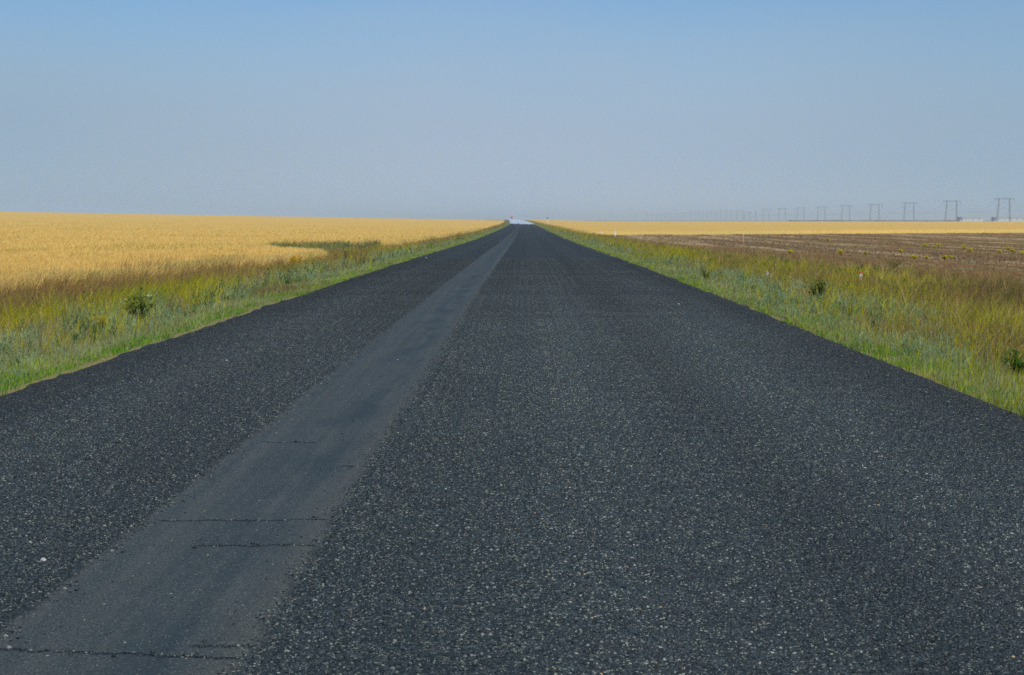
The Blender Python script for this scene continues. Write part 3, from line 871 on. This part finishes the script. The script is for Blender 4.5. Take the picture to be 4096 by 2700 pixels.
MUS = [  # crop coords of the ploughed field -> (x, y, size, label)
    (637, 628, .62, "largest round yellow weed in the ploughed field above the grass"),
    (1437, 552, .60, "yellow flowering weed left of a yellow green pair in the ploughed field"),
    (1520, 562, .50, "duller yellow green weed in the middle of three in the ploughed field"),
    (1560, 552, .55, "yellow weed right of the dull green one in the ploughed field"),
    (1800, 575, .55, "thin upright yellow weed left of a broad yellow one in the ploughed field"),
    (1862, 604, .55, "broad low yellow weed near the middle of the ploughed field"),
    (1195, 612, .50, "single small yellow weed midway across the ploughed field"),
    (155, 612, .50, "leftmost yellow weed on the ploughed field near the grass"),
    (510, 494, .55, "farthest small yellow weed at the left of the ploughed field"),
    (2220, 580, .45, "small yellow weed left of two others at the far right of the plough"),
    (2268, 604, .50, "low yellow weed second from the right edge of the plough"),
    (2350, 632, .62, "bushy yellow green weed at the right edge of the plough"),
    (1328, 672, .40, "near yellow weed low in the ploughed field, leftmost of its row"),
    (1447, 672, .36, "faint yellow green weed second in the nearest row of the plough"),
    (1618, 680, .48, "tall yellow weed in the nearest row of the ploughed field"),
    (1680, 668, .38, "small yellow weed right end of the nearest row of the plough"),
    (2140, 608, .40, "pale green yellow weed left of the far right group on the plough"),
    (868, 616, .36, "tiny yellow weed between the largest one and the midway one"),
]
for i, (cx, cy, s, lab) in enumerate(MUS):
    sx = (3096 + cx / 2.379) / 4096 * 2379; sy = (750 + cy / 2.379) / 4096 * 2379
    dull = i in (2, 11, 13, 16)
    leaf_plant("yellow_weed", at(sx, sy - 511, -.36), s * .62, s * .25, 9, .03, .16, YG if not dull else MIDG, lab, "weed", group=MU, flower=(.80, .72, .02), nfl=40 if dull else 170, fsz=.05, seed=40 + i)

# ------------------------------------------------------------------ small man made things
M_WHITE = plain("white_paint", (.78, .78, .76), .5, var=.05)
M_RED = plain("red_paint", (.62, .05, .04), .45, var=.08)
M_BLUE = plain("sign_blue", (.14, .20, .50), .4, var=.05)
M_STEEL = plain("galvanised_steel", (.17, .20, .24), .55, .2, var=.15)
M_GLASS = plain("dark_glass", (.02, .025, .03), .1, var=.1, spec=.6)
M_RUB = plain("rubber", (.02, .02, .02), .8)
M_GREY = plain("grey_metal", (.35, .36, .37), .5, .2)
M_STAKE = plain("weathered_stake", (.66, .50, .34), .8)
M_LAMP = plain("lamp_lens", (.8, .8, .75), .2)

def marker(px, dy, z, h, w, label, red):
    x, y = at(px, dy, z)
    root = empty("marker_post", (x, y, float(terrain(x, y)) - .05), .12)
    tag(root, label, "marker post", "marker posts in the right verge")
    mb = MB(); mb.box((0, 0, h * .5), (w, w * .8, h)); mb.build("post", M_WHITE, root, .006)
    mb = MB()
    if red:
        mb.box((0, 0, h + .03), (w * 1.08, w * .9, .06)); mb.build("cap", M_RED, root, .008)
    else:
        mb.box((0, 0, h + .02), (w * 1.08, w * .9, .04)); mb.build("cap", M_GREY, root, .006)
marker(1999, 151, -.42, .40, .085, "white marker post with red top in the tall right verge grass", True)
marker(1429, 33, -.3, .82, .17, "white marker post with grey cap on the right verge near the wheat", False)
marker(1394, 32, -.3, .76, .14, "white marker post farther off, left of a similar one near the wheat", False)
marker(1782, 152, -.40, .36, .075, "short thin white post in the right verge grass, left of a shorter one", False)
marker(1791, 157, -.40, .31, .065, "shorter thin white post beside another in the right verge grass", False)
x, y = at(1725.5, 47, -.36)
root = empty("stake", (x, y, float(terrain(x, y)) - .05)); tag(root, "thin pale wooden stake with white tip in the ploughed field", "stake")
mb = MB(); mb.tube((0, 0, 0), (.02, 0, .78), .035, .03); mb.build("shaft", M_STAKE, root)
mb = MB(); mb.tube((.02, 0, .78), (.024, 0, .92), .038, .036); mb.build("tip", M_WHITE, root)

def km_sign(px, y, h, label, s=.55):
    x = (px - 1220) / 5040 * y
    root = empty("kilometre_sign", (x, y, float(terrain(x, y)) - .05)); tag(root, label, "road sign", "kilometre signs along the right verge")
    mb = MB(); mb.tube((0, 0, 0), (0, 0, h - s * .4), .15, .15, 10); mb.build("post", M_WHITE, root)
    mb = MB(); mb.box((0, -.18, h - s * .5), (s, .03, s)); p_ = mb.build("plate", M_BLUE, root, .006)
    mb = MB()
    for sx, sz, a, b_ in ((0, s * .47, s * .96, .03), (0, -s * .47, s * .96, .03)):
        mb.box((sx, -.199, h - s * .5 + sz), (a, .006, b_))
    for sx in (-s * .465, s * .465): mb.box((sx, -.1995, h - s * .5), (.03, .005, s * .90))
    mb.build("border", M_WHITE, p_)
km_sign(1272.5, 690, 2.95, "blue square kilometre sign on a white post right of the road end", .62)
km_sign(1217.5, 1750, 3.6, "faint bluish kilometre sign far off behind the mirage", .95)

# ------------------------------------------------------------------ lorry far down the road
def lorry(x, y, z):
    root = empty("lorry", (x, y, z)); tag(root, "distant red lorry coming along the road above the mirage", "lorry")
    mb = MB(); mb.box((0, 0, 1.75), (2.4, 1.9, 2.1)); mb.box((0, -.1, .72), (2.4, 1.9, .24))
    cab = mb.build("cab", M_RED, root, .06)
    mb = MB(); mb.box((0, -.965, 2.2), (2.0, .05, .75)); mb.build("windscreen", M_GLASS, root)
    mb = MB(); mb.box((0, -.975, 1.35), (1.5, .05, .5)); mb.build("grille", M_RUB, root)
    mb = MB(); mb.box((0, -1.1, .55), (2.45, .22, .32)); mb.build("bumper", M_GREY, root, .03)
    for s in (-1, 1):
        mb = MB(); mb.tube((s * .95, -1.0, 1.0), (s * .95, -.93, 1.0), .14, .14, 12); mb.build("headlight", M_LAMP, root)
        mb = MB(); mb.box((s * 1.38, -.8, 2.2), (.18, .1, .45)); mb.build("mirror", M_RUB, root)
    mb = MB(); mb.box((0, 4.1, 2.35), (2.5, 6.0, 2.7)); mb.build("cargo_box", M_RED, root, .05)
    mb = MB(); mb.box((0, 3.2, .82), (1.0, 8.0, .3)); mb.build("chassis", M_RUB, root)
    for yy in (.1, 4.6, 5.8):
        for s in (-1, 1):
            mb = MB(); mb.tube((s * 1.18, yy, .5), (s * .85, yy, .5), .5, .5, 18); wh = mb.build("wheel", M_RUB, root)
            mb = MB(); mb.tube((s * 1.20, yy, .5), (s * 1.16, yy, .5), .26, .26, 12); mb.build("rim", M_GREY, wh)
lx = (1189 - 1220) / 5040 * 2430
lorry(lx, 2430, float(zr(2430)) + .03)

# ------------------------------------------------------------------ power line
HT_, ARM = 28.3, 24.0
def lattice(mb, p0, p1, w0, w1, n, t):
    p0 = Vector(p0); p1 = Vector(p1)
    d = (p1 - p0).normalized(); u = Vector((1, 0, 0)) if abs(d.x) < .8 else Vector((0, 0, 1))
    u = (u - d * u.dot(d)).normalized(); v = d.cross(u)
    def cn(k):
        q = p0.lerp(p1, k / n); w = (w0 + (w1 - w0) * k / n) / 2
        return [q + u * (a * w) + v * (b_ * w) for a, b_ in ((-1, -1), (1, -1), (1, 1), (-1, 1))]
    for k in range(n):
        A, B = cn(k), cn(k + 1)
        for i in range(4):
            mb.tube(A[i], B[i], t, t, 4, False)
            j = (i + 1) % 4
            if k % 2: mb.tube(A[i], B[j], t * .7, t * .7, 4, False)
            else: mb.tube(A[j], B[i], t * .7, t * .7, 4, False)
def make_pylon():
    root = empty("power_pylon", (0, 0, 0))
    for s, xb in ((-1, -8.6), (1, 6.6)):
        mb = MB(); lattice(mb, (xb, 0, 0), (s * 6.2, 0, HT_), 1.25, 1.05, 14, .20); mb.build("leg", M_STEEL, root)
    mb = MB(); lattice(mb, (-6.6, 0, HT_ - .55), (6.6, 0, HT_ - .55), 1.3, 1.3, 8, .17)
    lattice(mb, (-6.6, 0, HT_ - .55), (-ARM / 2, 0, HT_ - .75), 1.2, .5, 4, .15)
    lattice(mb, (6.6, 0, HT_ - .55), (ARM / 2, 0, HT_ - .75), 1.2, .5, 4, .15)
    mb.build("crossarm", M_STEEL, root)
    for xx in (-ARM / 2 + .3, 0, ARM / 2 - .3):
        mb = MB()
        for k in range(8):
            z = HT_ - 1.2 - k * .5
            mb.tube((xx, 0, z), (xx, 0, z - .5), .06, .06, 5, False); mb.tube((xx, 0, z - .1), (xx, 0, z - .3), .3, .2, 6)
        mb.build("insulator", M_GLASS, root)
    for s in (-1, 1):
        mb = MB(); mb.tube((s * 6.2, 0, HT_), (s * 6.2, 0, HT_ + .9), .1, .05, 5); mb.build("earth_peak", M_STEEL, root)
    return root
ORD = ["", "second", "third", "fourth", "fifth", "sixth", "seventh", "eighth", "ninth", "tenth", "eleventh", "twelfth", "thirteenth", "fourteenth", "fifteenth", "sixteenth",
       "seventeenth", "eighteenth", "nineteenth", "twentieth", "twenty-first", "twenty-second", "twenty-third", "twenty-fourth", "twenty-fifth"]
PX, PY0, PDY = 566.0, 2570.0, 316.0
proto = make_pylon(); first = True; cnt = 0; sup = []
for k in range(24):
    py = PY0 + PDY * k
    gz = float(terrain(PX, py)) - .1
    sup.append((py, gz))
    if k == 9: continue
    o = proto if first else copy_tree(proto); first = False
    o.location = (PX, py, gz); o.rotation_euler = (0, 0, 0)
    if k == 0: lab = "nearest and tallest steel portal pylon, in front of the long white shed"
    elif k == 1: lab = "steel portal pylon with one leg beside the shorter white shed"
    else: lab = f"hazy steel portal pylon, {ORD[cnt]} from the right edge along the horizon"
    tag(o, lab, "pylon", "portal pylons of the power line"); cnt += 1
py, gz = sup[9]
for i, (dx, lab) in enumerate(((-14.5, "left one of three slim lattice masts standing in the pylon row"), (0, "middle one of three slim lattice masts standing in the pylon row"), (14.5, "right one of three slim lattice masts standing in the pylon row"))):
    root = empty("lattice_mast", (PX - 6 + dx, py, gz)); tag(root, lab, "mast", "three lattice masts in the pylon row")
    mb = MB(); lattice(mb, (0, 0, 0), (0, 0, 26), 4.2, .8, 10, .22); mb.build("tower_body", M_STEEL, root)
    mb = MB(); lattice(mb, (-2.6, 0, 21), (2.6, 0, 21), .7, .7, 4, .14); mb.build("crossarm", M_STEEL, root)
# conductors
for xx, lab in ((-ARM / 2 + .3, "sagging power cable hung from the road side ends of the pylon crossarms"), (0, "sagging power cable hung from the middle of the pylon crossarms"), (ARM / 2 - .3, "sagging power cable hung from the far ends of the pylon crossarms")):
    mb = MB()
    prev = None
    for k in range(-1, 15):
        y0 = PY0 + PDY * k
        for t in np.linspace(0, 1, 17)[:-1]:
            z = HT_ - 5.4 + float(terrain(PX, max(y0, 2500) + PDY * t)) - 11.0 * 4 * t * (1 - t)
            q = (PX + xx, y0 + PDY * t, z)
            if prev is not None: mb.tube(prev, q, .075, .075, 4, False)
            prev = q
    tag(mb.build("power_cable", M_STEEL), lab, "cable", "conductors of the power line")

# ------------------------------------------------------------------ sheds on the horizon
M_SHED = plain("pale_shed_cladding", (.62, .67, .66), .6, var=.06)
M_SBLUE = plain("blue_cladding", (.07, .13, .30), .5, var=.08)
M_ROOF = plain("grey_roof_sheet", (.42, .46, .47), .6, var=.1)
def shed(px0, px1, y, h, bw, label, silo):
    s = y / 5040
    x0, x1 = (px0 - 1220) * s, (px1 - 1220) * s
    L = x1 - x0; D = 14.0
    root = empty("farm_shed", ((x0 + x1) / 2, y, float(terrain((x0 + x1) / 2, y)) - .2)); tag(root, label, "shed", "white farm sheds on the horizon")
    mb = MB(); mb.box((bw / 2, 0, h / 2), (L - bw, D, h)); mb.build("wall", M_SHED, root)
    mb = MB()
    xl, xr = -L / 2 + bw - .3, L / 2 + .4
    P = [(xl, -D / 2 - .5, h + .05), (xr, -D / 2 - .5, h + .05), (xr, 0, h + .8), (xl, 0, h + .8), (xl, D / 2 + .5, h + .05), (xr, D / 2 + .5, h + .05)]
    P2 = [(a, b_, c - .15) for a, b_, c in P]
    mb.add(P + P2, [(0, 1, 2, 3), (3, 2, 5, 4), (7, 6, 9, 8), (8, 9, 10, 11), (0, 6, 7, 1), (4, 5, 11, 10), (0, 3, 9, 6), (3, 4, 10, 9), (1, 7, 8, 2), (2, 8, 11, 5)])
    mb.build("roof", M_ROOF, root)
    mb = MB(); mb.box((-L / 2 + bw / 2, -1.0, (h + .9) / 2), (bw - .1, D, h + .9)); e_ = mb.build("end_block", M_SBLUE, root)
    mb = MB(); mb.box((-L / 2 + bw / 2 + .1, -1.0 - D / 2 - .04, 1.6), (bw * .4, .08, 3.2)); mb.build("door", M_SHED if silo else M_ROOF, e_)
    nw = max(3, int((L - bw) / 7))
    for i in range(nw):
        xx = -L / 2 + bw + (L - bw) * (i + .5) / nw
        mb = MB(); mb.box((xx, -D / 2 - .04, h * .62), (1.8, .08, .9)); f_ = mb.build("window", M_ROOF, root)
        mb = MB(); mb.box((xx, -D / 2 - .09, h * .62), (1.5, .02, .65)); mb.build("pane", M_GLASS, f_)
shed(2223, 2279, 2700, 5.6, 4.0, "shorter white farm shed with a blue end block between two pylons", True)
shed(2302, 2420, 2720, 5.6, 3.2, "long white farm shed with a narrow blue end at the right edge", False)

# far low shelter belt, a smudge on the horizon
g = np.random.default_rng(77)
n = 2600
px = g.uniform(1830, 2230, n); hz = fbm(px * .03, px * 0, 66, 3)
Yt = 3600 + g.uniform(0, 40, n); Xt = (px - 1220) / 5040 * Yt
hh = (1.0 + 2.2 * hz) * g.uniform(.3, 1, n)
zt = terrain(Xt, Yt)
col = np.array([.06, .085, .04])[None] * g.uniform(.6, 1.3, (n, 1))
P = np.stack([Xt, Yt, zt + hh * g.uniform(0, .8, n)], -1)
build_blades("far_trees", [blades(P, g.uniform(.8, 1.8, n), g.uniform(.8, 2.0, n), g.normal(0, .4, (n, 2)), col, g=g)], M_BLADE, "thin dark belt of far trees behind the right wheat", "trees")

# ------------------------------------------------------------------ haze
mb = MB(); mb.box((1900, 7450, 14.0), (5700, 15300, 34.0))
m, nt, b = new_mat("air_haze")
nt.n.remove(b)
pv = nt.new("ShaderNodeVolumePrincipled")
pv.inputs["Color"].default_value = (.74, .86, .98, 1); pv.inputs["Density"].default_value = .00016; pv.inputs["Anisotropy"].default_value = 0.0
nt.link(pv.outputs[0], nt.n.get("Material Output").inputs["Volume"])
tag(mb.build("haze", m), "thin pale blue haze over the steppe", "haze", kind="stuff")

# ------------------------------------------------------------------ light
SUN_EL, SUN_AZ = 50.0, 146.0      # azimuth from +Y clockwise: behind the camera, to the right
w = bpy.data.worlds.new("World"); SC.world = w; w.use_nodes = True
wt = w.node_tree; bg = wt.nodes.get("Background")
sky = wt.nodes.new("ShaderNodeTexSky"); sky.sky_type = "NISHITA"; sky.sun_disc = False
sky.sun_elevation = R(SUN_EL); sky.sun_rotation = R(SUN_AZ); sky.altitude = 3000; sky.air_density = 1.0; sky.dust_density = 1.0; sky.ozone_density = 10.0
bg.inputs[1].default_value = .10
# a thin veil of dust haze and faint high cirrus over the Nishita sky, thickest at the horizon
wn = NT(w)
tc = wn.new("ShaderNodeTexCoord").outputs["Generated"]
sp = wn.new("ShaderNodeSeparateXYZ"); wn.link(tc, sp.inputs[0])
cir = wn.noise(wn.mapped(tc, (5, 5, 26), (0, 0, .3)), 1.0, 5, .55, .6)
zz = wn.math("ADD", sp.outputs["Z"], wn.math("MULTIPLY", wn.math("SUBTRACT", cir, .5), .05))
veil = wn.smooth(zz, .035, .155, 1.0, 0.0)
cir2 = wn.noise(wn.mapped(tc, (3, 3, 14), (1.7, 0, 0)), 1.0, 4, .5, .4)
vcol = wn.mix(wn.smooth(cir2, .3, .7), (3.42, 4.62, 6.08), (3.76, 4.74, 6.02))
tint = wn.mix(1.0, sky.outputs[0], (.90, 1.05, .97), "MULTIPLY")
side = wn.smooth(wn.math("ADD", wn.math("ABSOLUTE", sp.outputs["X"]), wn.math("MULTIPLY", wn.math("SUBTRACT", cir2, .5), .10)), .03, .24)
vcol = wn.mix(side, vcol, wn.mix(1.0, vcol, (.84, .905, .915), "MULTIPLY"))  # veil colour darkened to both sides like lens vignetting
wn.link(wn.mix(wn.math("MULTIPLY", veil, .97), tint, vcol), bg.inputs[0])
sl = bpy.data.lights.new("sun", "SUN"); sl.energy = 3.6; sl.angle = R(.53); sl.color = (1, .95, .87)
so = bpy.data.objects.new("sun", sl); COL.objects.link(so)
sd = Vector((math.sin(R(SUN_AZ)) * math.cos(R(SUN_EL)), math.cos(R(SUN_AZ)) * math.cos(R(SUN_EL)), math.sin(R(SUN_EL))))
so.rotation_euler = (-sd).to_track_quat("-Z", "Y").to_euler(); so.location = (30, -30, 25)

# ------------------------------------------------------------------ camera
cd = bpy.data.cameras.new("camera"); cam = bpy.data.objects.new("camera", cd); COL.objects.link(cam)
cd.sensor_width = 23.6; cd.lens = 50; cd.clip_start = .1; cd.clip_end = 60000
cam.location = (0, 0, H_EYE); cam.rotation_euler = (R(90 - 3.10), 0, R(.343))
cd.dof.use_dof = True; cd.dof.focus_distance = 11.0; cd.dof.aperture_fstop = 8.0
SC.camera = cam
SC.view_settings.view_transform = "Standard"; SC.view_settings.look = "None"
SC.view_settings.exposure = 0; SC.view_settings.gamma = 1
SC.render.film_transparent = False
SC.cycles.max_bounces = 6; SC.cycles.diffuse_bounces = 3; SC.cycles.transmission_bounces = 4; SC.cycles.volume_bounces = 1
SC.cycles.use_denoising = False
